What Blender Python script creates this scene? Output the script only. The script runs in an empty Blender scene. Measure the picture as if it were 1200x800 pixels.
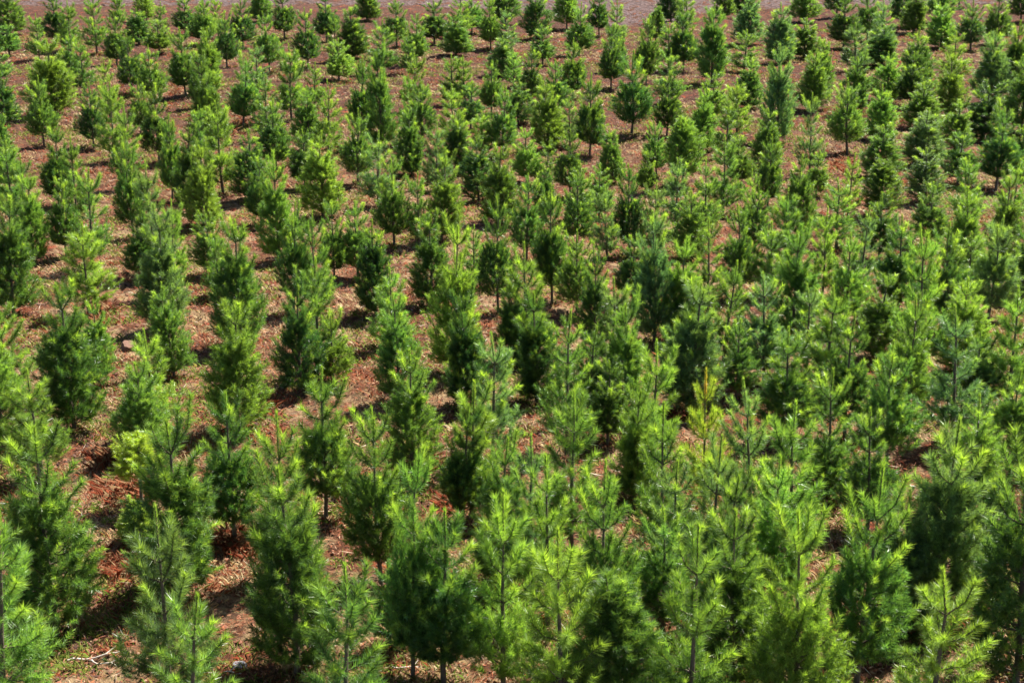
import bpy, math, random
import numpy as np
R = math.radians
S = bpy.context.scene
COL = S.collection

# ------------------------------------------------------------------ camera
CAM_H = 8.2; FPX = 1900.0; HOR = -194.0          # eye height (m), focal length and horizon in 1200x800 pixels
PITCH = math.atan((400 - HOR) / FPX)
cam = bpy.data.objects.new('camera', bpy.data.cameras.new('camera'))
COL.objects.link(cam); S.camera = cam
cam.location = (0, 0, CAM_H); cam.rotation_euler = (math.pi / 2 - PITCH, 0, 0)
cam.data.sensor_width = 36; cam.data.lens = 36 * FPX / 1200
cam.data.clip_start = 0.5; cam.data.clip_end = 2000
cam.data.dof.use_dof = True; cam.data.dof.focus_distance = 22.5; cam.data.dof.aperture_fstop = 4.5

# ------------------------------------------------------------------ sky and sun
SUN_EL = R(57); SUN_AZ = R(50)                   # azimuth clockwise from +Y: behind the trees, to the right
W = bpy.data.worlds.new('World'); S.world = W; W.use_nodes = True
nt = W.node_tree; nt.nodes.clear()
sky = nt.nodes.new('ShaderNodeTexSky'); sky.sky_type = 'NISHITA'; sky.sun_disc = False
sky.sun_elevation = SUN_EL; sky.sun_rotation = SUN_AZ
bg = nt.nodes.new('ShaderNodeBackground'); bg.inputs[1].default_value = 0.058
wo = nt.nodes.new('ShaderNodeOutputWorld')
nt.links.new(sky.outputs[0], bg.inputs[0]); nt.links.new(bg.outputs[0], wo.inputs[0])
sun = bpy.data.objects.new('sun', bpy.data.lights.new('sun', 'SUN')); COL.objects.link(sun)
sun.data.energy = 5.0; sun.data.angle = R(0.5); sun.data.color = (1.0, 0.95, 0.86)
sun.rotation_euler = (math.pi / 2 - SUN_EL, 0, math.pi - SUN_AZ)
sun.location = (30, 20, 40)
S.view_settings.view_transform = 'Standard'; S.view_settings.look = 'None'
S.cycles.max_bounces = 5; S.cycles.diffuse_bounces = 3
S.view_settings.exposure = 1.78; S.view_settings.gamma = 1

# ------------------------------------------------------------------ terrain height
def hgt(x, y):
    x = np.asarray(x, float); y = np.asarray(y, float)
    return 1.7 * (0.030 * np.sin(1.9 * x + 0.7 * y) * np.sin(1.3 * y - 0.4 * x + 1.1)
            + 0.022 * np.sin(4.3 * x + 1.1 * np.sin(2.1 * y)) * np.sin(3.7 * y + 0.9 * np.sin(2.6 * x))
            + 0.012 * np.sin(9.1 * x + 2.0 * np.sin(3.1 * y) + 1.3) * np.sin(8.3 * y + 1.7 * np.sin(2.9 * x)))
cp, sp = math.cos(PITCH), math.sin(PITCH)
def at(px, py):
    u = (px - 600) / FPX; v = (400 - py) / FPX
    dx, dy, dz = u, cp + v * sp, -sp + v * cp
    t = CAM_H / -dz
    return dx * t, dy * t
def height_for(y, ztop_px):                        # height above the ground at depth y seen at row ztop_px
    v = (400 - ztop_px) / FPX
    return CAM_H + y * (-sp + v * cp) / (cp + v * sp)

# ------------------------------------------------------------------ materials
def new_mat(name):
    m = bpy.data.materials.new(name); m.use_nodes = True
    n = m.node_tree; n.nodes.clear()
    out = n.nodes.new('ShaderNodeOutputMaterial')
    return m, n, out
def node(n, kind, **kw):
    o = n.nodes.new(kind)
    for k, v in kw.items(): setattr(o, k, v)
    return o
def mixcol(n, fac, a, b):
    o = n.nodes.new('ShaderNodeMix'); o.data_type = 'RGBA'
    for sock, val in ((0, fac), (6, a), (7, b)):
        if hasattr(val, 'is_output'): n.links.new(val, o.inputs[sock])
        else: o.inputs[sock].default_value = val if sock == 0 else (*val, 1) if len(val) == 3 else val
    return o.outputs[2]

def needle_material():
    m, n, out = new_mat('pine_needles')
    oi = node(n, 'ShaderNodeObjectInfo')
    at_ = node(n, 'ShaderNodeAttribute', attribute_name='young')
    va = node(n, 'ShaderNodeAttribute', attribute_name='vary')
    hs = node(n, 'ShaderNodeHueSaturation')
    n.links.new(oi.outputs['Color'], hs.inputs['Color'])
    mr = node(n, 'ShaderNodeMapRange'); mr.inputs[3].default_value = 0.40; mr.inputs[4].default_value = 1.65
    n.links.new(va.outputs['Fac'], mr.inputs[0]); n.links.new(mr.outputs[0], hs.inputs['Value'])
    c = mixcol(n, at_.outputs['Fac'], hs.outputs[0], (0.25, 0.37, 0.065))
    d = node(n, 'ShaderNodeBsdfPrincipled'); d.inputs['Roughness'].default_value = 0.36
    d.inputs['Specular IOR Level'].default_value = 0.5
    n.links.new(c, d.inputs['Base Color'])
    t = node(n, 'ShaderNodeBsdfTranslucent')
    g = node(n, 'ShaderNodeMix'); g.data_type = 'RGBA'; g.blend_type = 'MULTIPLY'; g.inputs[0].default_value = 1
    n.links.new(c, g.inputs[6]); g.inputs[7].default_value = (2.35, 2.3, 0.85, 1)
    n.links.new(g.outputs[2], t.inputs[0])
    mx = node(n, 'ShaderNodeMixShader'); mx.inputs[0].default_value = 0.43
    n.links.new(d.outputs[0], mx.inputs[1]); n.links.new(t.outputs[0], mx.inputs[2])
    n.links.new(mx.outputs[0], out.inputs[0])
    return m
def bark_material():
    m, n, out = new_mat('pine_bark')
    tc = node(n, 'ShaderNodeTexCoord'); nz = node(n, 'ShaderNodeTexNoise'); nz.inputs['Scale'].default_value = 40
    mp = node(n, 'ShaderNodeMapping'); mp.inputs['Scale'].default_value = (1, 1, .25)
    n.links.new(tc.outputs['Object'], mp.inputs[0]); n.links.new(mp.outputs[0], nz.inputs[0])
    c = mixcol(n, nz.outputs[0], (0.035, 0.026, 0.02), (0.17, 0.12, 0.085))
    d = node(n, 'ShaderNodeBsdfPrincipled'); d.inputs['Roughness'].default_value = 0.85
    b = node(n, 'ShaderNodeBump'); b.inputs['Distance'].default_value = 0.01
    n.links.new(nz.outputs[0], b.inputs['Height']); n.links.new(b.outputs[0], d.inputs['Normal'])
    n.links.new(c, d.inputs['Base Color']); n.links.new(d.outputs[0], out.inputs[0])
    return m
def attr_material(name, rough=0.8, transl=0.0, gain=1.0):
    m, n, out = new_mat(name)
    a = node(n, 'ShaderNodeAttribute', attribute_name='tint')
    d = node(n, 'ShaderNodeBsdfPrincipled'); d.inputs['Roughness'].default_value = rough; d.inputs['Specular IOR Level'].default_value = .15
    n.links.new(a.outputs['Color'], d.inputs['Base Color'])
    if transl:
        t = node(n, 'ShaderNodeBsdfTranslucent'); n.links.new(a.outputs['Color'], t.inputs[0])
        mx = node(n, 'ShaderNodeMixShader'); mx.inputs[0].default_value = transl
        n.links.new(d.outputs[0], mx.inputs[1]); n.links.new(t.outputs[0], mx.inputs[2])
        n.links.new(mx.outputs[0], out.inputs[0])
    else: n.links.new(d.outputs[0], out.inputs[0])
    return m
def soil_material():
    m, n, out = new_mat('red_soil_and_litter')
    tc = node(n, 'ShaderNodeTexCoord')
    def noise(scale, detail=6, rough=.6, off=0, sx=1.0):
        mp = node(n, 'ShaderNodeMapping'); mp.inputs['Location'].default_value = (off, off * 2, 0)
        mp.inputs['Scale'].default_value = (sx, 1, 1)
        z = node(n, 'ShaderNodeTexNoise'); z.inputs['Scale'].default_value = scale
        z.inputs['Detail'].default_value = detail; z.inputs['Roughness'].default_value = rough
        n.links.new(tc.outputs['Object'], mp.inputs[0]); n.links.new(mp.outputs[0], z.inputs[0]); return z.outputs[0]
    def ramp(src, a, b):
        r = node(n, 'ShaderNodeMapRange'); r.inputs[1].default_value = a; r.inputs[2].default_value = b
        n.links.new(src, r.inputs[0]); return r.outputs[0]
    fine = noise(22, 8, .75)
    c = mixcol(n, ramp(fine, .35, .68), (0.052, 0.019, 0.010), (0.245, 0.092, 0.045))
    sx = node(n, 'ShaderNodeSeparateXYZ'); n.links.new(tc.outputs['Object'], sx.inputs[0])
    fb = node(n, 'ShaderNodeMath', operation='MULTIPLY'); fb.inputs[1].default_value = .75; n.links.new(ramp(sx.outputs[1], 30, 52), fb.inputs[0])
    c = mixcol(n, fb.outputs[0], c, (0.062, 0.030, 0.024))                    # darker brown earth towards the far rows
    st_ = node(n, 'ShaderNodeMath', operation='MULTIPLY'); n.links.new(ramp(noise(1.3, 6, .7, 3), .47, .58), st_.inputs[0]); n.links.new(ramp(sx.outputs[1], 50, 34), st_.inputs[1])
    c = mixcol(n, st_.outputs[0], c, (0.34, 0.23, 0.125))            # straw coloured dry ground
    c = mixcol(n, ramp(noise(2.2, 6, .7, 9), .56, .66), c, (0.29, 0.065, 0.030))           # rusty red patches
    gr = node(n, 'ShaderNodeMath', operation='MULTIPLY'); gr.inputs[1].default_value = .75
    n.links.new(ramp(noise(2.9, 6, .7, 17), .56, .68), gr.inputs[0])
    c = mixcol(n, gr.outputs[0], c, (0.17, 0.19, 0.045))                                     # thin green moss and grass
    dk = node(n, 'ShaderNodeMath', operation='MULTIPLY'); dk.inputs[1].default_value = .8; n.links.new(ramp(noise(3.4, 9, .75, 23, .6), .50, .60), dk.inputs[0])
    c = mixcol(n, dk.outputs[0], c, (0.040, 0.019, 0.013))                                  # uneven dark brown patches, stretched sideways
    c = mixcol(n, ramp(noise(4.2, 8, .75, 31, .6), .57, .66), c, (0.34, 0.115, 0.050))       # orange-brown fallen needles
    c = mixcol(n, ramp(noise(60, 4, .8, 5), .58, .70), c, (0.24, 0.155, 0.10))              # pale chips
    c = mixcol(n, ramp(noise(34, 5, .8, 7), .62, .50), (0.05, 0.03, 0.022), c)
    d = node(n, 'ShaderNodeBsdfPrincipled'); d.inputs['Roughness'].default_value = .95; d.inputs['Specular IOR Level'].default_value = .08
    b = node(n, 'ShaderNodeBump'); b.inputs['Distance'].default_value = 0.12; b.inputs['Strength'].default_value = .9
    n.links.new(noise(16, 8, .8), b.inputs['Height']); n.links.new(b.outputs[0], d.inputs['Normal'])
    n.links.new(c, d.inputs['Base Color']); n.links.new(d.outputs[0], out.inputs[0])
    return m
def gravel_material():
    m, n, out = new_mat('grey_gravel')
    tc = node(n, 'ShaderNodeTexCoord'); v = node(n, 'ShaderNodeTexVoronoi'); v.inputs['Scale'].default_value = 5.5
    n.links.new(tc.outputs['Object'], v.inputs[0])
    z = node(n, 'ShaderNodeTexNoise'); z.inputs['Scale'].default_value = 1.2; z.inputs['Detail'].default_value = 8
    n.links.new(tc.outputs['Object'], z.inputs[0])
    sp_ = node(n, 'ShaderNodeSeparateColor'); n.links.new(v.outputs['Color'], sp_.inputs[0])
    c = mixcol(n, sp_.outputs[0], (0.025, 0.019, 0.019), (0.105, 0.085, 0.088))
    c = mixcol(n, z.outputs[0], c, (0.09, 0.052, 0.042))
    d = node(n, 'ShaderNodeBsdfPrincipled'); d.inputs['Roughness'].default_value = .95; d.inputs['Specular IOR Level'].default_value = .08
    b = node(n, 'ShaderNodeBump'); b.inputs['Distance'].default_value = 0.12
    n.links.new(v.outputs['Distance'], b.inputs['Height']); n.links.new(b.outputs[0], d.inputs['Normal'])
    n.links.new(c, d.inputs['Base Color']); n.links.new(d.outputs[0], out.inputs[0])
    return m
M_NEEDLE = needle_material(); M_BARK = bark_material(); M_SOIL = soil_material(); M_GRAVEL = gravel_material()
M_LITTER = attr_material('dry_litter', .8); M_GRASS = attr_material('grass_blades', .6, .35)

# ------------------------------------------------------------------ mesh helpers
def mesh_from(name, verts, faces, mats, matidx=None, attrs=None, smooth=False):
    """verts (n,3); faces list of int arrays (k, 3 or 4)"""
    me = bpy.data.meshes.new(name)
    verts = np.asarray(verts, np.float32); me.vertices.add(len(verts)); me.vertices.foreach_set('co', verts.ravel())
    loops = np.concatenate([f.ravel() for f in faces]); sizes = np.concatenate([np.full(len(f), f.shape[1]) for f in faces])
    me.loops.add(len(loops)); me.loops.foreach_set('vertex_index', loops.astype(np.int32))
    me.polygons.add(len(sizes)); me.polygons.foreach_set('loop_start', np.concatenate([[0], np.cumsum(sizes)[:-1]]).astype(np.int32))
    for m in mats: me.materials.append(m)
    if matidx is not None: me.polygons.foreach_set('material_index', np.asarray(matidx, np.int32))
    if attrs:
        for k, v in attrs.items():
            v = np.asarray(v, np.float32)
            if v.ndim == 1:
                a = me.attributes.new(k, 'FLOAT', 'POINT'); a.data.foreach_set('value', v)
            else:
                a = me.attributes.new(k, 'FLOAT_COLOR', 'POINT'); a.data.foreach_set('color', v.ravel())
    me.update(calc_edges=True)
    if smooth: me.polygons.foreach_set('use_smooth', [True] * len(sizes))
    return me
def link(name, me, parent=None):
    o = bpy.data.objects.new(name, me); COL.objects.link(o)
    if parent is not None: o.parent = parent
    return o
def unit(v): return v / (np.linalg.norm(v, axis=-1, keepdims=True) + 1e-9)

class Tubes:
    def __init__(s): s.v = []; s.f = []; s.n = 0
    def add(s, pts, rad, k=4):
        pts = np.asarray(pts, float); rad = np.asarray(rad, float); m = len(pts)
        d = unit(np.gradient(pts, axis=0)); a = unit(np.cross(d, np.array([0.31, 0.77, 0.21]))); b = np.cross(d, a)
        th = np.arange(k) * 2 * math.pi / k
        ring = pts[:, None] + rad[:, None, None] * (np.cos(th)[None, :, None] * a[:, None] + np.sin(th)[None, :, None] * b[:, None])
        s.v.append(ring.reshape(-1, 3))
        i = np.arange(m - 1)[:, None] * k; j = np.arange(k)[None]; j2 = (j + 1) % k
        s.f.append(np.stack([i + j, i + j2, i + k + j2, i + k + j], -1).reshape(-1, 4) + s.n)
        s.n += m * k

def needles(rng, P, D, L, N, NL, Y, wid, shut=0):
    """shoots: start P, direction D, length L, count N, needle length NL, youth Y -> triangles"""
    N = np.maximum(N * 1.45, 3).astype(int); idx = np.repeat(np.arange(len(P)), N)
    n = len(idx); t = rng.random(n) ** 0.85
    d = D[idx]; a = unit(np.cross(d, rng.normal(size=(n, 3))))
    ang = np.radians(65 - shut - 27 * t + rng.normal(0, 6, n))[:, None]
    nd = unit(d * np.cos(ang) + a * np.sin(ang) + np.array([0, 0, .10]))
    base = P[idx] + d * (L[idx] * t)[:, None]
    ln = (NL[idx] * (0.75 + .4 * rng.random(n)))[:, None]
    side = unit(np.cross(nd, unit(rng.normal(size=(n, 3))))) * wid
    tip = base + nd * ln + np.array([0, 0, -.012]) * rng.random((n, 1))
    V = np.stack([base - side * .5, base + side * .5, tip], 1).reshape(-1, 3)
    i = np.arange(n) * 3
    F = np.stack([i, i + 1, i + 2], -1)
    yy = np.clip(Y[idx] * (0.2 + 1.1 * t) + rng.normal(0, .03, n), 0, 1)
    vy = np.clip(rng.normal(.5, .2, n) + rng.normal(0, .16, len(P))[idx], 0, 1)
    return V, F, np.repeat(yy, 3), np.repeat(vy, 3)

PROFILE = {
 'B': [(.17, .50), (.22, .88), (.30, 1.0), (.40, .95), (.48, .72), (.54, .40)],
 'C': [(.08, .62), (.13, .92), (.24, 1.0), (.36, .93), (.48, .76), (.58, .52), (.63, .32)],
 'O': [(.15, .50), (.22, .90), (.32, .95), (.40, .65)],
 'P': [(.46, .55), (.54, 1.0), (.66, .95), (.78, .6), (.88, .3)],
 'N': [(.17, .55), (.28, .95), (.42, 1.0), (.56, .84), (.68, .60), (.78, .36), (.84, .22)],
}
H0 = 2.0; R0 = 0.40; NW = .0052
def build_variant(style, seed):
    rng = np.random.default_rng(seed)
    prof = np.array(PROFILE[style]); zlo, zhi = prof[0, 0], prof[-1, 0]
    rad = lambda z: np.interp(z, prof[:, 0], prof[:, 1])
    top = {'B': .78, 'C': .80, 'O': .76, 'N': .86, 'P': .88}[style] + rng.normal(0, .02)
    wob = rng.normal(0, .016, 2)
    def axis(z):                                   # trunk centre at height fraction z
        z = np.asarray(z, float)
        return np.stack([wob[0] * np.sin(z * 4) , wob[1] * np.sin(z * 5 + .6) - wob[1] * .56 , z * H0], -1)
    tr = Tubes(); zz = np.linspace(-.03, top, 12)
    tr.add(axis(zz), np.interp(zz, [0, .3, top], [.032, .024, .011]), 7)
    trunk = mesh_from('trunk_mesh', np.concatenate(tr.v), [np.concatenate(tr.f)], [M_BARK], smooth=True)
    P, D, L, N, NL, Y = [], [], [], [], [], []
    st = Tubes()
    def shoot(p, d, l, n, nl, y): P.append(p); D.append(d); L.append(l); N.append(int(n)); NL.append(nl); Y.append(y)
    lop = rng.normal(0, .17, 8); thin = rng.uniform(.72, 1.0); gap = rng.uniform(0, 6.28)                    # uneven outline round the crown
    def uneven(az, z): return 1 + lop[0] * math.sin(az + lop[1] * 20) + lop[2] * math.sin(2 * az + 9 * z) + lop[3] * math.sin(3 * az - 14 * z)
    lens = rng.uniform(.072, .096)                 # needle length of this tree
    young = lambda: rng.choice([.0, .25, .6, .95], p=[.70, .18, .07, .05])
    # lower sheared mass: limbs with side shoots, each ending in a bottlebrush shoot
    zs = np.arange(zlo, zhi, .048 if style != 'O' else .085)
    for z in zs:
        nb = 9 if style != 'O' else 7
        a0 = rng.random() * 7
        for k in range(nb):
            az = a0 + k * 2 * math.pi / nb + rng.normal(0, .25)
            if rng.random() > thin or (math.cos(az - gap) > .75 and rng.random() < .35): continue
            r = R0 * rad(z + .03) * uneven(az, z) * rng.uniform(.55, .92)
            el = math.radians(rng.uniform(8, 38) + 30 * (z - zlo))
            out = np.array([math.cos(az), math.sin(az), 0]); p0 = axis(max(z - r * math.tan(el) * .5 / H0, .10 if style != 'C' else .05))
            end = p0 + out * r + np.array([0, 0, r * math.tan(el)])
            midp = (p0 + end) / 2 + np.array([0, 0, -.05 * r])
            st.add([p0, midp, end], [.009, .006, .0035], 3)
            for q in range(rng.integers(4, 7)):
                t = rng.uniform(.30, 1.0); p = p0 + (end - p0) * t
                d = unit(unit(end - p0) * .9 + rng.normal(0, .42, 3) + np.array([0, 0, .45]))
                shoot(p, d, rng.uniform(.09, .17), 44, lens * .9, .02 if t < .7 else .3 * rng.random())
            e2 = math.radians(rng.uniform(25, 65)); d = unit(out * math.cos(e2) + np.array([0, 0, math.sin(e2)]) + rng.normal(0, .12, 3))
            ln = rng.uniform(.10, .22)
            st.add([end, end + d * ln * .8], [.0035, .002], 3)
            shoot(end, d, ln, 380 * ln, lens, young())
    # shoots on the skin of the crown
    for k in range({'B': 300, 'C': 340, 'O': 90, 'N': 380, 'P': 160}[style]):
        z = rng.uniform(zlo, zhi); az = rng.uniform(0, 2 * math.pi)
        r = R0 * rad(z) * uneven(az, z) * rng.uniform(.55, .97)
        out = np.array([math.cos(az), math.sin(az), 0])
        p = axis(z) + out * r
        e2 = math.radians(rng.uniform(15, 60) + 30 * (z - zlo) / (zhi - zlo))
        d = unit(out * math.cos(e2) + np.array([0, 0, math.sin(e2)]) + rng.normal(0, .22, 3)); ln = rng.uniform(.08, .20)
        shoot(p, d, ln, 380 * ln, lens * rng.uniform(.65, .95), young())
    # open whorls of the upper stem: upswept feathery branches
    wl = {'B': [(.52, 1.0, 42), (.64, .86, 47), (.77, .66, 52)], 'C': [(.56, .95, 42), (.67, .80, 47), (.79, .62, 53)],
          'O': [(.36, 1.05, 32), (.48, 1.0, 40), (.61, .88, 46), (.75, .68, 52)], 'P': [(.70, .6, 40)], 'N': [(.66, .66, 48), (.75, .5, 55), (.84, .34, 65)]}[style]
    for (z, rr, el) in wl:
        nb = rng.integers(4, 7); a0 = rng.random() * 7; z = z + rng.normal(0, .012) if z < .76 else top
        for k in range(nb):
            az = a0 + k * 2 * math.pi / nb + rng.normal(0, .22); e = math.radians(el + rng.normal(0, 7))
            out = np.array([math.cos(az), math.sin(az), 0]); p0 = axis(min(z, top))
            ln = R0 * rr * rng.uniform(.72, 1.15) / math.cos(e) * .80
            d1 = unit(out * math.cos(e - .22) + np.array([0, 0, math.sin(e - .22)])); d2 = unit(out * math.cos(e + .18) + np.array([0, 0, math.sin(e + .18)]))
            m_ = p0 + d1 * ln * .5; end = m_ + d2 * ln * .5
            st.add([p0, m_, end], [.008, .006, .003], 3)
            y_ = rng.choice([.16, .42, .9], p=[.52, .28, .20])
            shoot(p0 + d1 * ln * .12, d1, ln * .42, 560 * ln * .42, lens * 1.25, .10)
            shoot(m_, d2, ln * .52, 720 * ln * .52, lens * 1.25, y_)
            for q in range(rng.integers(0, 3)):
                t = rng.uniform(.3, .65); p = p0 + (end - p0) * t
                s_ = unit(d1 + unit(np.cross(d1, [0, 0, 1])) * rng.choice([-.7, .7]) + rng.normal(0, .12, 3))
                shoot(p, s_, ln * rng.uniform(.25, .42), 40, lens * .9, rng.choice([.05, .4]))
    for z in np.arange(zhi, top, .03):             # needles still held on the upper trunk
        shoot(axis(z), np.array([0, 0, 1.]), .06, 16, lens * .8, 0)
    V, F, YY, VV = needles(rng, np.array(P), np.array(D), np.array(L), np.array(N), np.array(NL), np.array(Y), NW)
    sv = np.concatenate(st.v); sf = np.concatenate(st.f) + len(V)
    crown = mesh_from('crown_mesh', np.concatenate([V, sv]), [F, sf], [M_NEEDLE, M_BARK],
                      np.concatenate([np.zeros(len(F)), np.ones(len(sf))]),
                      {'young': np.concatenate([YY, np.zeros(len(sv))]), 'vary': np.concatenate([VV, np.zeros(len(sv)) + .5])})
    leader = None
    if style not in 'NP':
        p = axis(top - .01)
        d = unit(np.array([rng.normal(0, .06), rng.normal(0, .06), 1.])); ln = (1 - top) * H0 + .01 - .03
        stl = Tubes(); stl.add([p, p + d * ln * .5, p + d * ln * .98], [.009, .008, .005], 5)
        V, F, YY, VV = needles(rng, np.array([p, p + d * ln * .4]), np.array([d, d]), np.array([ln * .5, ln * .58]), np.array([110, 190]),
                               np.array([.075, .068]), np.array([.1, .5]), NW, 20)
        sv = stl.v[0]; sf = stl.f[0] + len(V)
        leader = mesh_from('leader_mesh', np.concatenate([V, sv]), [F, sf], [M_NEEDLE, M_BARK],
                           np.concatenate([np.zeros(len(F)), np.ones(len(sf))]),
                           {'young': np.concatenate([YY, np.zeros(len(sv))]), 'vary': np.concatenate([VV, np.zeros(len(sv)) + .5])})
    return trunk, crown, leader

# ------------------------------------------------------------------ ground (one sheet to the horizon) and gravel track
def grid_coords(lo, hi, flo, fhi, step):
    fine = np.arange(flo, fhi, step)
    outl = [flo]; s = step
    while outl[-1] > lo: s *= 1.35; outl.append(outl[-1] - s)
    outr = [fine[-1]]; s = step
    while outr[-1] < hi: s *= 1.35; outr.append(outr[-1] + s)
    return np.concatenate([outl[:0:-1], fine, outr[1:]])
gx = grid_coords(-900, 900, -26, 26, .085); gy = grid_coords(-200, 1500, 11, 80, .11)
X, Yg = np.meshgrid(gx, gy); nx, ny = len(gx), len(gy)
rs = np.random.default_rng(5)
rough = rs.normal(0, .017, X.shape) * ((np.abs(X) < 26) & (Yg > 11) & (Yg < 80))
V = np.stack([X, Yg, hgt(X, Yg) + rough - .0], -1).reshape(-1, 3)
i = np.arange(ny - 1)[:, None] * nx + np.arange(nx - 1)[None]
Fg = np.stack([i, i + 1, i + nx + 1, i + nx], -1).reshape(-1, 4)
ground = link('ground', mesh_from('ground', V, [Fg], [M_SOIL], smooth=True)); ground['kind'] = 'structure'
# track: bounded by a ragged near edge read from the photograph
xs = np.arange(-60, 60.1, .25); 
edge_px = [(-300, 4), (60, 8), (200, 6), (420, 6), (560, 10), (640, 18), (720, 30), (790, 28), (850, 10), (960, 8), (1200, 3), (1600, 2)]
edge = np.array([at(a, b) for a, b in edge_px])
ye = np.interp(xs, edge[:, 0], edge[:, 1]) + .5 * np.sin(xs * 2.3) + .3 * np.sin(xs * 5.1 + 1) + rs.normal(0, .12, len(xs))
rows = np.linspace(0, 1, 90) ** 1.3
TX = np.repeat(xs[None], 90, 0); TY = ye[None] + rows[:, None] * 26
TZ = hgt(TX, TY) + .012 + rs.normal(0, .012, TX.shape); TZ[0] -= .05
V = np.stack([TX, TY, TZ], -1).reshape(-1, 3); nx2 = len(xs)
i = np.arange(89)[:, None] * nx2 + np.arange(nx2 - 1)[None]
trk = link('gravel_track', mesh_from('gravel_track', V, [np.stack([i, i + 1, i + nx2 + 1, i + nx2], -1).reshape(-1, 4)], [M_GRAVEL], smooth=True))
trk['kind'] = 'structure'

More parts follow.
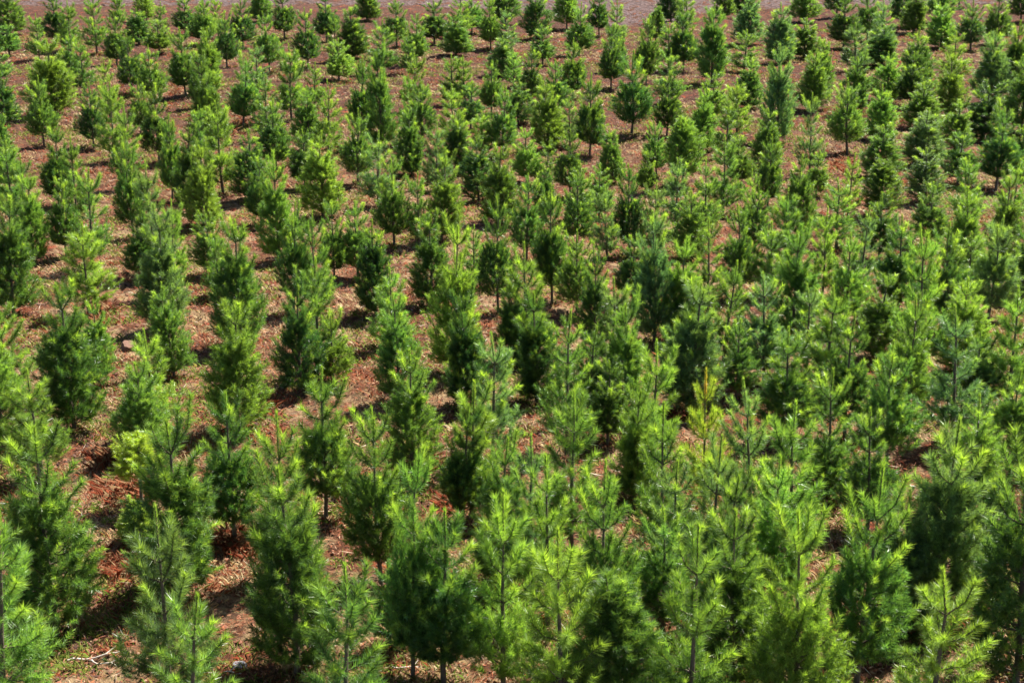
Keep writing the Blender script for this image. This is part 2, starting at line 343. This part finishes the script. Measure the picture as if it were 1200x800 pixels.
# ------------------------------------------------------------------ the trees: x, tip row, base row, crown width (photo pixels), shape, colour
#TREES_BEGIN
TREES = """
12 -15 42 36 C g|11 25 68 28 B g|46 15 72 22 O g|66 -10 54 28 B d|83 0 62 26 O g|114 -8 66 28 O g|137 14 77 26 B d|139 -14 34 18 O b|172 -14 26 22 N b
188 2 44 18 O g|163 8 54 26 C g|187 22 64 30 B b|217 -6 42 26 B d|236 4 54 26 B d|65 44 138 48 C b|83 38 97 24 B g|99 45 112 24 O g|155 38 112 30 B d
130 66 145 26 O b|180 52 122 32 B g|218 30 115 32 B d|2 52 96 24 O g|6 82 150 34 C d|52 86 172 34 B g|110 95 174 30 B d|133 92 192 34 O b|165 92 158 26 B g
187 103 192 34 B d|236 60 128 26 B g|145 122 222 36 O g|4 128 196 28 C g|8 158 226 34 B g|30 182 282 34 O g|15 165 262 40 O g|69 148 242 34 B d|90 160 262 32 O g
107 195 316 42 O g|157 155 280 36 B d|182 185 322 42 O w|202 132 236 28 B g|222 150 250 36 C d|236 122 198 26 O g|204 232 345 34 O b|40 205 306 36 C b|16 228 372 52 C g
78 200 302 36 B d|104 258 368 50 O b|167 245 328 36 B d|193 250 388 52 C w|204 330 442 48 C g|13 344 470 54 O b|4 375 532 54 C b|88 330 505 66 C d|116 350 450 40 C b
184 382 515 50 O b|168 422 542 56 C b|50 430 560 58 O b|65 495 738 100 C g|30 585 745 56 O g|8 600 850 100 O b|166 500 598 60 P y|212 490 702 92 C g|200 590 835 84 O w
160 588 640 46 N y|224 694 910 92 O b|276 455 637 66 B d|280 350 507 62 C b|333 478 690 66 O g|382 428 612 64 B g|348 545 788 92 C g|408 660 905 96 O g|447 473 682 70 B g|484 525 800 66 B g
520 590 806 88 B d|458 655 765 50 B d|484 408 566 62 C g|256 -6 46 20 O b|243 -4 56 24 B g|285 -4 58 30 B d|306 -22 26 24 C g|334 -16 48 28 B d|361 8 80 30 B d|383 -8 50 28 B d
316 12 88 30 B g|266 12 80 28 B d|414 8 71 32 C d|430 -24 26 26 C g|465 -2 57 30 B d|393 15 72 20 O b|397 44 96 34 B b|450 22 88 34 O g|479 36 88 20 O g|342 50 142 34 O g
285 66 148 34 B g|302 48 112 26 O w|246 32 112 32 C b|262 116 232 42 O b|246 72 172 38 C g|314 88 166 34 O g|369 72 128 24 O g|386 92 188 32 O b|364 100 178 34 C g|424 64 170 30 B d
448 60 174 36 C g|478 86 158 20 O b|324 115 200 40 B d|294 150 238 42 C d|244 168 268 40 C b|358 150 222 36 B d|378 152 258 50 C b|328 188 308 42 C b|306 182 264 32 B d
344 234 366 42 B d|420 126 218 38 B g|444 152 244 40 O w|462 185 290 42 B g|419 234 326 40 B g|371 244 368 38 O g|392 235 330 34 B g|250 240 325 40 B g|255 272 350 30 O g|284 256 408 58 C g
372 296 440 54 O g|352 330 460 50 C d|390 368 450 44 B b|441 255 372 42 C d|458 312 408 46 O b|468 340 474 52 C g|488 16 77 28 B g|486 62 132 28 O b|509 -2 53 30 B d|534 18 67 32 C g
540 -14 44 28 O b|553 -10 40 26 B g|575 -4 59 24 B g|592 -22 30 34 N g|594 8 60 24 O w|629 -14 46 32 C d|664 -16 36 28 N b|702 -18 43 24 B d|678 2 66 32 B g|636 28 77 28 B g
529 62 124 28 O g|546 64 124 26 O g|590 42 90 34 C g|602 55 104 24 O b|576 70 138 26 B g|624 54 127 28 B d|671 44 116 30 B d|716 28 106 30 B d|532 98 178 36 O b|552 96 156 32 B d
495 90 170 36 B d|607 92 146 34 C d|651 68 137 32 B g|642 94 178 38 C b|588 100 186 38 B g|691 84 182 36 B d|668 112 174 24 O w|512 142 222 30 O w|534 128 208 34 C d|483 126 208 34 C g
561 160 238 42 C d|565 130 186 28 O b|584 170 262 44 C g|517 182 284 42 C b|492 200 290 30 O g|619 150 218 34 B b|641 160 220 28 O g|668 150 234 32 B d|682 186 262 32 O g|702 192 256 34 B g
717 150 216 30 C g|617 202 306 38 B g|637 192 258 26 C d|647 214 356 42 B d|676 198 290 40 B d|712 215 305 32 O w|584 228 368 44 B d|506 250 358 48 C d|534 262 445 56 C b|556 262 342 32 O b
620 282 425 54 O g|603 330 424 44 C d|676 268 368 44 B g|696 300 412 40 C d|719 324 462 56 O w|545 345 478 50 C d|577 386 545 58 O w|629 338 476 56 C d|664 360 535 56 O g
670 456 645 68 O b|552 438 610 62 O b|542 470 617 54 B d|585 512 695 60 C g|590 572 818 78 O b|616 500 700 60 O w|642 535 735 66 O b|706 538 775 76 B g|722 668 860 96 N g
656 616 872 92 O b|793 530 712 66 O w|806 612 880 88 O b|858 596 806 92 C g|776 590 752 64 B g|833 505 690 60 O w|850 555 750 66 C g|733 352 490 54 C g|759 396 560 56 O b
742 456 588 52 C b|777 465 662 60 O g|812 328 483 68 C w|825 426 604 46 O o|880 435 625 56 O w|921 380 522 62 B g|922 468 668 72 O b|895 318 455 58 B w|928 268 406 56 C g|847 300 432 48 O g
866 236 350 40 B d|884 214 298 34 B d|796 280 402 48 C b|829 254 362 44 O g|767 245 402 50 C w|741 272 362 40 B d|738 190 297 40 B d|723 -2 56 24 O w|722 34 86 24 C d|786 -34 26 28 C d
803 -12 42 26 O b|757 16 100 28 B g|768 8 50 22 N g|784 26 84 28 O g|801 6 84 30 B d|834 2 100 34 C g|849 -26 22 24 C g|870 -30 14 28 C g|876 -8 54 32 C w|872 34 86 30 O b
912 2 74 34 C w|911 50 168 36 C w|942 -26 26 30 C b|942 20 70 34 C g|740 56 160 42 B d|785 56 124 32 O g|781 84 162 32 B d|835 82 144 34 B b|876 70 128 32 C g|863 90 164 34 O b
950 56 130 34 C g|823 104 178 32 C b|852 118 186 32 O g|897 126 202 36 C g|948 108 206 30 O w|770 136 208 28 B g|800 132 220 44 N b|847 158 254 40 O g|864 158 218 32 B g|899 160 242 32 B d
936 180 279 40 C g|956 176 232 28 B g|792 184 278 36 O w|826 186 276 34 O b|757 176 226 24 B g|768 210 300 34 O w|809 222 304 42 C g|879 196 290 30 O b|918 220 318 40 O g|903 258 350 42 O g
963 46 112 26 C b|988 -8 58 34 B d|980 -30 22 28 N g|1016 -18 50 28 B g|1033 -4 62 28 O w|1056 -28 34 26 B d|1071 -14 40 28 C g|1101 -32 28 32 B g|1102 2 58 32 C b|1124 -44 10 26 N d
1137 -2 60 32 B d|1167 -10 53 32 B g|1196 -26 28 28 B d|1001 26 84 32 O w|1002 66 134 34 C g|1034 28 80 38 C g|1040 60 122 34 C b|1074 32 112 38 C g|1066 60 126 34 B d|1117 36 100 32 O b
1108 62 142 34 C b|1157 32 122 38 C w|1184 22 118 34 C g|1196 68 156 42 C g|1077 95 150 40 C g|1033 98 164 34 C b|993 90 182 40 B g|1152 100 164 44 C d|1167 124 222 44 B d|1080 128 192 44 C w
1119 116 182 38 C g|1122 150 218 40 B g|1030 145 208 44 C g|1032 186 256 46 N g|980 208 292 44 O g|993 178 258 28 O b|1084 172 238 44 C w|1087 212 290 42 B g|1133 180 268 38 O g|1127 222 328 44 C b
1187 184 264 38 O b|1176 208 312 40 C g|1196 146 212 30 C d|1030 224 306 44 B d|1052 250 370 54 B d|1007 240 348 40 O w|990 272 384 48 B b|963 240 352 36 O b|1077 258 440 54 O b|1106 258 394 52 B d
1157 252 376 52 B w|1133 270 345 38 O g|1196 268 350 40 C d|968 332 462 54 O g|1034 322 420 56 C g|1064 345 498 56 B g|1128 324 442 60 C b|1180 334 480 54 O b|990 364 512 58 B d|967 430 582 56 O g
1038 394 548 62 B g|1115 358 524 60 O w|1143 384 484 50 B d|1183 430 560 56 C g|1016 476 622 62 B d|1098 480 738 88 C w|1003 532 804 92 B g|1140 460 610 62 C b|1166 550 642 38 C d|1190 520 800 100 C g
934 588 860 92 B b|1086 664 905 104 O b|1060 575 745 70 C w|908 528 705 72 B b|964 504 586 46 B d|712 420 520 48 B d|785 378 470 44 O g|862 372 470 46 B g|945 330 440 46 O w|690 380 492 50 B d
"""
#TREES_END
rng = random.Random(11)
NVAR = {'B': 12, 'C': 13, 'O': 13, 'N': 6, 'P': 1}
VARS = {}
for st_, k in NVAR.items():
    VARS[st_] = [build_variant(st_, 100 * ord(st_) + j) for j in range(k)]
COLOURS = {'d': (0.040, 0.096, 0.028), 'g': (0.070, 0.142, 0.038), 'b': (0.115, 0.200, 0.045), 'w': (0.086, 0.156, 0.074),
           'y': (0.205, 0.250, 0.034), 'o': (0.210, 0.260, 0.040)}
LOOK_C = {'d': 'dark green', 'g': 'mid green', 'b': 'bright green', 'w': 'greyish green', 'y': 'yellow-green', 'o': 'pale yellow-green'}
LOOK_S = {'B': 'pine, dense base and open leader', 'C': 'bushy pine, cone-shaped', 'O': 'slim open pine', 'N': 'round-topped pine', 'P': 'parasol pine'}
SPECIAL = {(825, 426): 'sparse pale yellow-green young pine with an orange-brown leader, right of centre',
           (166, 500): 'yellow-green pine with flat parasol crown on a bare trunk beside rust-red grass, lower left'}
LABELS = {}
entries = []
for line in TREES.strip().splitlines():
    for e in line.split('|'):
        a = e.split(); entries.append((float(a[0]), float(a[1]), float(a[2]), float(a[3]), a[4], a[5]))
placed = []
for (px, tip, base, w, st_, cc) in entries:
    x, y = at(px, base)
    z = float(hgt(x, y))
    H = height_for(y, tip) - z
    Wm = w / FPX * math.hypot(x, math.hypot(y, CAM_H - 1)) 
    placed.append((x, y, z, H, Wm, px, tip, base, st_, cc))
last = {}
for q, (x, y, z, H, Wm, px, tip, base, st_, cc) in enumerate(placed):
    vs = VARS[st_]; k = rng.randrange(len(vs))
    if last.get(st_) == k: k = (k + 1) % len(vs)
    last[st_] = k
    tm, cm, lm = vs[k]
    root = bpy.data.objects.new('young_pine', None); COL.objects.link(root)
    root.location = (x, y, z); root.rotation_euler = (rng.gauss(0, .03), rng.gauss(0, .03), rng.uniform(0, 6.283))
    s = Wm * (1.12 if base < 200 else 1.10 if base < 500 else 1.18) * (1.12 if st_ == 'O' else 1.0) / (2 * R0 * 1.12); s = max(.42, min(1.7, s))
    root.scale = (s, s, H / H0)
    root.empty_display_size = .3
    c = COLOURS[cc]; v = rng.uniform(.78, 1.22); hsh = rng.uniform(-.13, .13)
    col = (c[0] * v * (1 + hsh), c[1] * v, c[2] * v * (1 - hsh), 1)
    link('trunk', tm, root)
    cr = link('crown', cm, root); cr.color = col
    if lm: le = link('leader', lm, root); le.color = col if cc != 'o' else (.40, .24, .05, 1)
    cx = px; cy = tip + (base - tip) * .5
    for dec in (0, 1):
        lab = '%s %s, %.*f%% across, %.*f%% down the photo' % (LOOK_C[cc], LOOK_S[st_], dec, max(px, 0) / 12, dec, max(min(cy, 799), 0) / 8)
        if lab not in LABELS: break
    lab = SPECIAL.get((px, tip), lab)
    if lab in LABELS: print('DUPLICATE LABEL', lab)
    LABELS[lab] = 1; root['label'] = lab
    root['category'] = 'tree'; root['group'] = 'young pines planted in rows'
print('TREES', len(placed), 'heights', min(p[3] for p in placed), max(p[3] for p in placed))
far = sorted(placed, key=lambda p: p[3]); print([(int(p[5]), int(p[7]), round(p[3], 2)) for p in far[:8] + far[-8:]])

# ------------------------------------------------------------------ ground cover
G = np.random.default_rng(77)
def patch(x, y, s, o): 
    return (np.sin(x * s + o) * np.sin(y * s * .8 + 1.7 * o) + .6 * np.sin(x * s * 2.3 + 2 * o + y) * np.sin(y * s * 1.9 + o - .7 * x) + .4 * np.sin(5.3 * s * x + o) * np.sin(4.7 * s * y + 3 * o)) / 2 + .5
def scatter(n, ymax=72):
    # density falling with distance so that the near ground, seen large, is best covered
    y = 13 + (ymax - 13) * G.random(n) ** 1.25
    half = (y * cp + CAM_H * sp) * 0.34 + 3.5
    return (G.random(n) * 2 - 1) * half, y
def pal(cols, n):
    c = np.array(cols)[G.integers(0, len(cols), n)] * G.uniform(.7, 1.25, (n, 1))
    return np.concatenate([c, np.ones((n, 1))], 1)
def slivers(name, n, lmin, lmax, wid, cols, ps, lift=.04, keep=None):
    x, y = scatter(n)
    if keep is not None: m = keep(x, y); x, y = x[m], y[m]; n = len(x)
    L = G.uniform(lmin, lmax, n); w = wid * G.uniform(.5, 1.5, n) * (1 + y / 80); az = G.uniform(0, 6.283, n); el = G.normal(.12, .25, n)
    d = np.stack([np.cos(az) * np.cos(el), np.sin(az) * np.cos(el), np.sin(el)], -1); s = np.stack([-np.sin(az), np.cos(az), G.normal(0, .3, n)], -1)
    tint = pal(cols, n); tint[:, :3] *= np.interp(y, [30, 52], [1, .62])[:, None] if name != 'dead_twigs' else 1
    c = np.stack([x, y, hgt(x, y) + .008 + lift * G.random(n)], -1)
    hl = (L / 2)[:, None]; hw = (w / 2)[:, None]; up = np.array([0, 0, 1.]) * (w * .4)[:, None]
    V = np.stack([c - d * hl, c + s * hw - up * .3, c + d * hl, c - s * hw - up * .3, c + up], 1).reshape(-1, 3)
    i = np.arange(n) * 5
    F = np.concatenate([np.stack([i, i + 1, i + 4], -1), np.stack([i + 1, i + 2, i + 4], -1), np.stack([i + 2, i + 3, i + 4], -1), np.stack([i + 3, i, i + 4], -1)])
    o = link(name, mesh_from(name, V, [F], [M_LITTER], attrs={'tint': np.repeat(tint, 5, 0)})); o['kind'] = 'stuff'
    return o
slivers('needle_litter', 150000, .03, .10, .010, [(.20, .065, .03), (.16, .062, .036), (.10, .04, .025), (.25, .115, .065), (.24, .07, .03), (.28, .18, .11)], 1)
slivers('earth_clods', 26000, .03, .09, .045, [(.09, .04, .025), (.15, .062, .035), (.06, .03, .022)], 1, lift=.005)
slivers('bark_chips', 15000, .04, .10, .030, [(.13, .055, .033), (.07, .033, .022), (.20, .12, .075), (.18, .078, .045)], 1)
slivers('dead_twigs', 4500, .08, .30, .008, [(.36, .27, .19), (.18, .12, .085), (.44, .36, .28)], 1, lift=.05)
def blades(name, n, hmin, hmax, cols, keep, per=9, spread=.06, label=None, xy=None):
    if xy is None:
        x, y = scatter(n); m = keep(x, y); x, y = x[m], y[m]
    else: x, y = xy
    n = len(x) * per; x = np.repeat(x, per) + G.normal(0, spread, n); y = np.repeat(y, per) + G.normal(0, spread, n)
    h = G.uniform(hmin, hmax, n); w = .006 * (1 + y / 30); az = G.uniform(0, 6.283, n); ln = G.uniform(.1, .9, n)
    b = np.stack([x, y, hgt(x, y) - .005], -1); s = np.stack([-np.sin(az), np.cos(az), 0 * az], -1) * (w / 2)[:, None]
    o_ = np.stack([np.cos(az) * ln, np.sin(az) * ln, 1 + 0 * az], -1)
    m_ = b + o_ * (h * .55)[:, None]; t = b + np.stack([np.cos(az) * ln * 1.6, np.sin(az) * ln * 1.6, .85 + 0 * az], -1) * h[:, None]
    V = np.stack([b - s, b + s, m_ + s * .8, t, m_ - s * .8], 1).reshape(-1, 3); i = np.arange(n) * 5
    F = np.stack([i, i + 1, i + 2, i + 3, i + 4], -1)
    o = link(name, mesh_from(name, V, [F], [M_GRASS], attrs={'tint': np.repeat(pal(cols, n), 5, 0)})); o['kind'] = 'stuff'
    return o
blades('dry_straw_grass', 36000, .03, .11, [(.46, .34, .18), (.36, .24, .12), (.52, .42, .25)], lambda x, y: patch(x, y, .9, 2.1) > .56)
blades('green_grass', 60000, .03, .11, [(.13, .20, .03), (.20, .25, .045), (.30, .28, .07)], lambda x, y: patch(x, y, 1.2, 4.4) > .52)
blades('rust_red_grass', 36000, .03, .11, [(.32, .095, .045), (.24, .06, .03), (.36, .15, .07), (.34, .22, .12)], lambda x, y: patch(x, y, 1.5, 7.7) > .62)
# the dense rust-red tufts seen between the rows at the lower left
tx, ty = [], []
bx, by = [], []
for p_ in placed:
    for k in range(7): bx.append(p_[0] + G.normal(0, .17)); by.append(p_[1] + G.normal(0, .17))
blades('weeds_round_the_trunks', 0, .04, .14, [(.16, .22, .04), (.28, .26, .08), (.36, .26, .13), (.30, .12, .05)], None, per=9, spread=.05, xy=(np.array(bx), np.array(by)))
for px, py, rx, n in [(132, 545, 14, 40), (150, 578, 20, 70), (138, 662, 16, 60), (278, 640, 22, 60), (430, 590, 10, 25), (140, 120, 8, 15), (725, 465, 8, 15),
                      (205, 105, 9, 16), (120, 365, 10, 22), (545, 20, 8, 10), (90, 425, 14, 25), (300, 475, 16, 30), (530, 590, 10, 18), (985, 195, 12, 20), (1050, 140, 8, 12), (275, 150, 6, 14), (500, 545, 12, 20)]:
    for k in range(n):
        a, b = at(px + G.normal(0, rx * .7), py + G.normal(0, 6)); tx.append(a); ty.append(b)
blades('rust_red_tufts', 0, .06, .20, [(.30, .09, .045), (.22, .06, .03), (.36, .17, .09), (.36, .24, .13)], None, per=14, spread=.07, xy=(np.array(tx), np.array(ty)))

# ------------------------------------------------------------------ stumps, stone and sticks
def wood_mat(name, a, b, rings=False):
    m, n, out = new_mat(name); tc = node(n, 'ShaderNodeTexCoord')
    z = node(n, 'ShaderNodeTexWave' if rings else 'ShaderNodeTexNoise')
    if rings: z.wave_type = 'RINGS'; z.rings_direction = 'Z'; z.inputs['Distortion'].default_value = 3
    z.inputs['Scale'].default_value = 14
    n.links.new(tc.outputs['Object'], z.inputs[0]); c = mixcol(n, z.outputs[1] if rings else z.outputs[0], a, b)
    d = node(n, 'ShaderNodeBsdfPrincipled'); d.inputs['Roughness'].default_value = .9; n.links.new(c, d.inputs['Base Color'])
    bp = node(n, 'ShaderNodeBump'); bp.inputs['Distance'].default_value = .02; n.links.new(z.outputs[1] if rings else z.outputs[0], bp.inputs['Height'])
    n.links.new(bp.outputs[0], d.inputs['Normal']); n.links.new(d.outputs[0], out.inputs[0]); return m
M_STUMP = wood_mat('stump_bark', (.05, .03, .02), (.20, .10, .06)); M_CUT = wood_mat('cut_wood', (.07, .035, .022), (.15, .075, .045))
M_STONE = wood_mat('pale_stone', (.10, .10, .11), (.20, .20, .22)); M_DEAD = wood_mat('dead_wood', (.25, .20, .16), (.52, .46, .40))
def stump(px, py, r, h, label, tilt):
    x, y = at(px, py); z = float(hgt(x, y))
    t = bpy.data.objects.new('tree_stump', None); COL.objects.link(t); t.location = (x, y, z); t.rotation_euler = (tilt, tilt * .6, .4)
    t['label'] = label; t['category'] = 'stump'
    k = 28; th = np.arange(k) * 2 * math.pi / k; wv = 1 + .07 * np.sin(3 * th + 1) + .05 * np.sin(7 * th) + G.normal(0, .015, k)
    rings = [(1.5, -.05), (1.25, .06), (1.05, .35), (.98, .85), (.95, 1.0)]
    V = np.concatenate([np.stack([np.cos(th) * r * q * wv, np.sin(th) * r * q * wv, np.full(k, h * zz) + (G.normal(0, .006, k) if zz > .9 else 0)], -1) for q, zz in rings])
    i = np.arange(4)[:, None] * k; j = np.arange(k)[None]
    link('bark', mesh_from('stump_bark', V, [np.stack([i + j, i + (j + 1) % k, i + k + (j + 1) % k, i + k + j], -1).reshape(-1, 4)], [M_STUMP], smooth=True), t)
    top = V[-k:] * [.97, .97, 1] + [0, 0, .004]; c = top.mean(0)[None] - [0, 0, .01]
    link('cut_face', mesh_from('stump_top', np.concatenate([top, c]), [np.stack([np.arange(k), (np.arange(k) + 1) % k, np.full(k, k)], -1)], [M_CUT]), t)
stump(150, 412, .12, .15, 'reddish brown round tree stump in the gap between two rows, left of the photo', .30)
stump(128, 577, .07, .08, 'small dark broken stump beside the rust-red grass tufts, lower left', .2)
def stone(px, py, r, label):
    x, y = at(px, py); z = float(hgt(x, y)); import bmesh
    bm = bmesh.new(); bmesh.ops.create_icosphere(bm, subdivisions=3, radius=1)
    for v in bm.verts:
        c = v.co; f = 1 + .16 * math.sin(3.1 * c.x + 2 * c.y) + .12 * math.sin(4.7 * c.z + 3 * c.x + 1) ; v.co = (c.x * r * f, c.y * r * .7 * f, max(c.z, -.5) * r * .62 * f)
    me = bpy.data.meshes.new('stone'); bm.to_mesh(me); bm.free(); me.materials.append(M_STONE)
    o = link('stone', me); o.location = (x, y, z + r * .2); o.rotation_euler = (.1, .2, .5); o['label'] = label; o['category'] = 'stone'
stone(280, 778, .085, 'pale grey stone on the ground near the bottom edge, left of centre')
def stick(px, py, ln, az, label, r=.011):
    x, y = at(px, py); T = Tubes(); q = np.linspace(-.5, .5, 9)
    ax = x + math.cos(az) * ln * q + .03 * np.sin(q * 9); ay = y + math.sin(az) * ln * q; az_ = hgt(ax, ay) + .03 + .012 * np.sin(q * 13)
    T.add(np.stack([ax, ay, az_], -1) - [x, y, 0], np.linspace(r, r * .4, 9), 6)
    T.add(np.array([[ax[5], ay[5], az_[5]], [ax[5] + math.cos(az + .7) * ln * .22, ay[5] + math.sin(az + .7) * ln * .22, az_[5] + .03]]) - [x, y, 0], [r * .6, r * .25], 5)
    o = link('fallen_branch', mesh_from('fallen_branch', np.concatenate(T.v), [np.concatenate(T.f)], [M_DEAD], smooth=True)); o.location = (x, y, 0)
    o['label'] = label; o['category'] = 'branch'; o['group'] = 'dead branches on the ground'
stick(112, 772, .62, .25, 'long bleached dead branch on the ground at the lower left', .014)
stick(122, 778, .40, -.3, 'short bleached dead branch crossing under a longer one, lower left')
stick(260, 790, .45, .1, 'pale dead branch lying beside the pale grey stone near the bottom edge')
stick(475, 786, .45, .35, 'pale dead branch lying at the foot of the bare pine trunks, bottom centre')
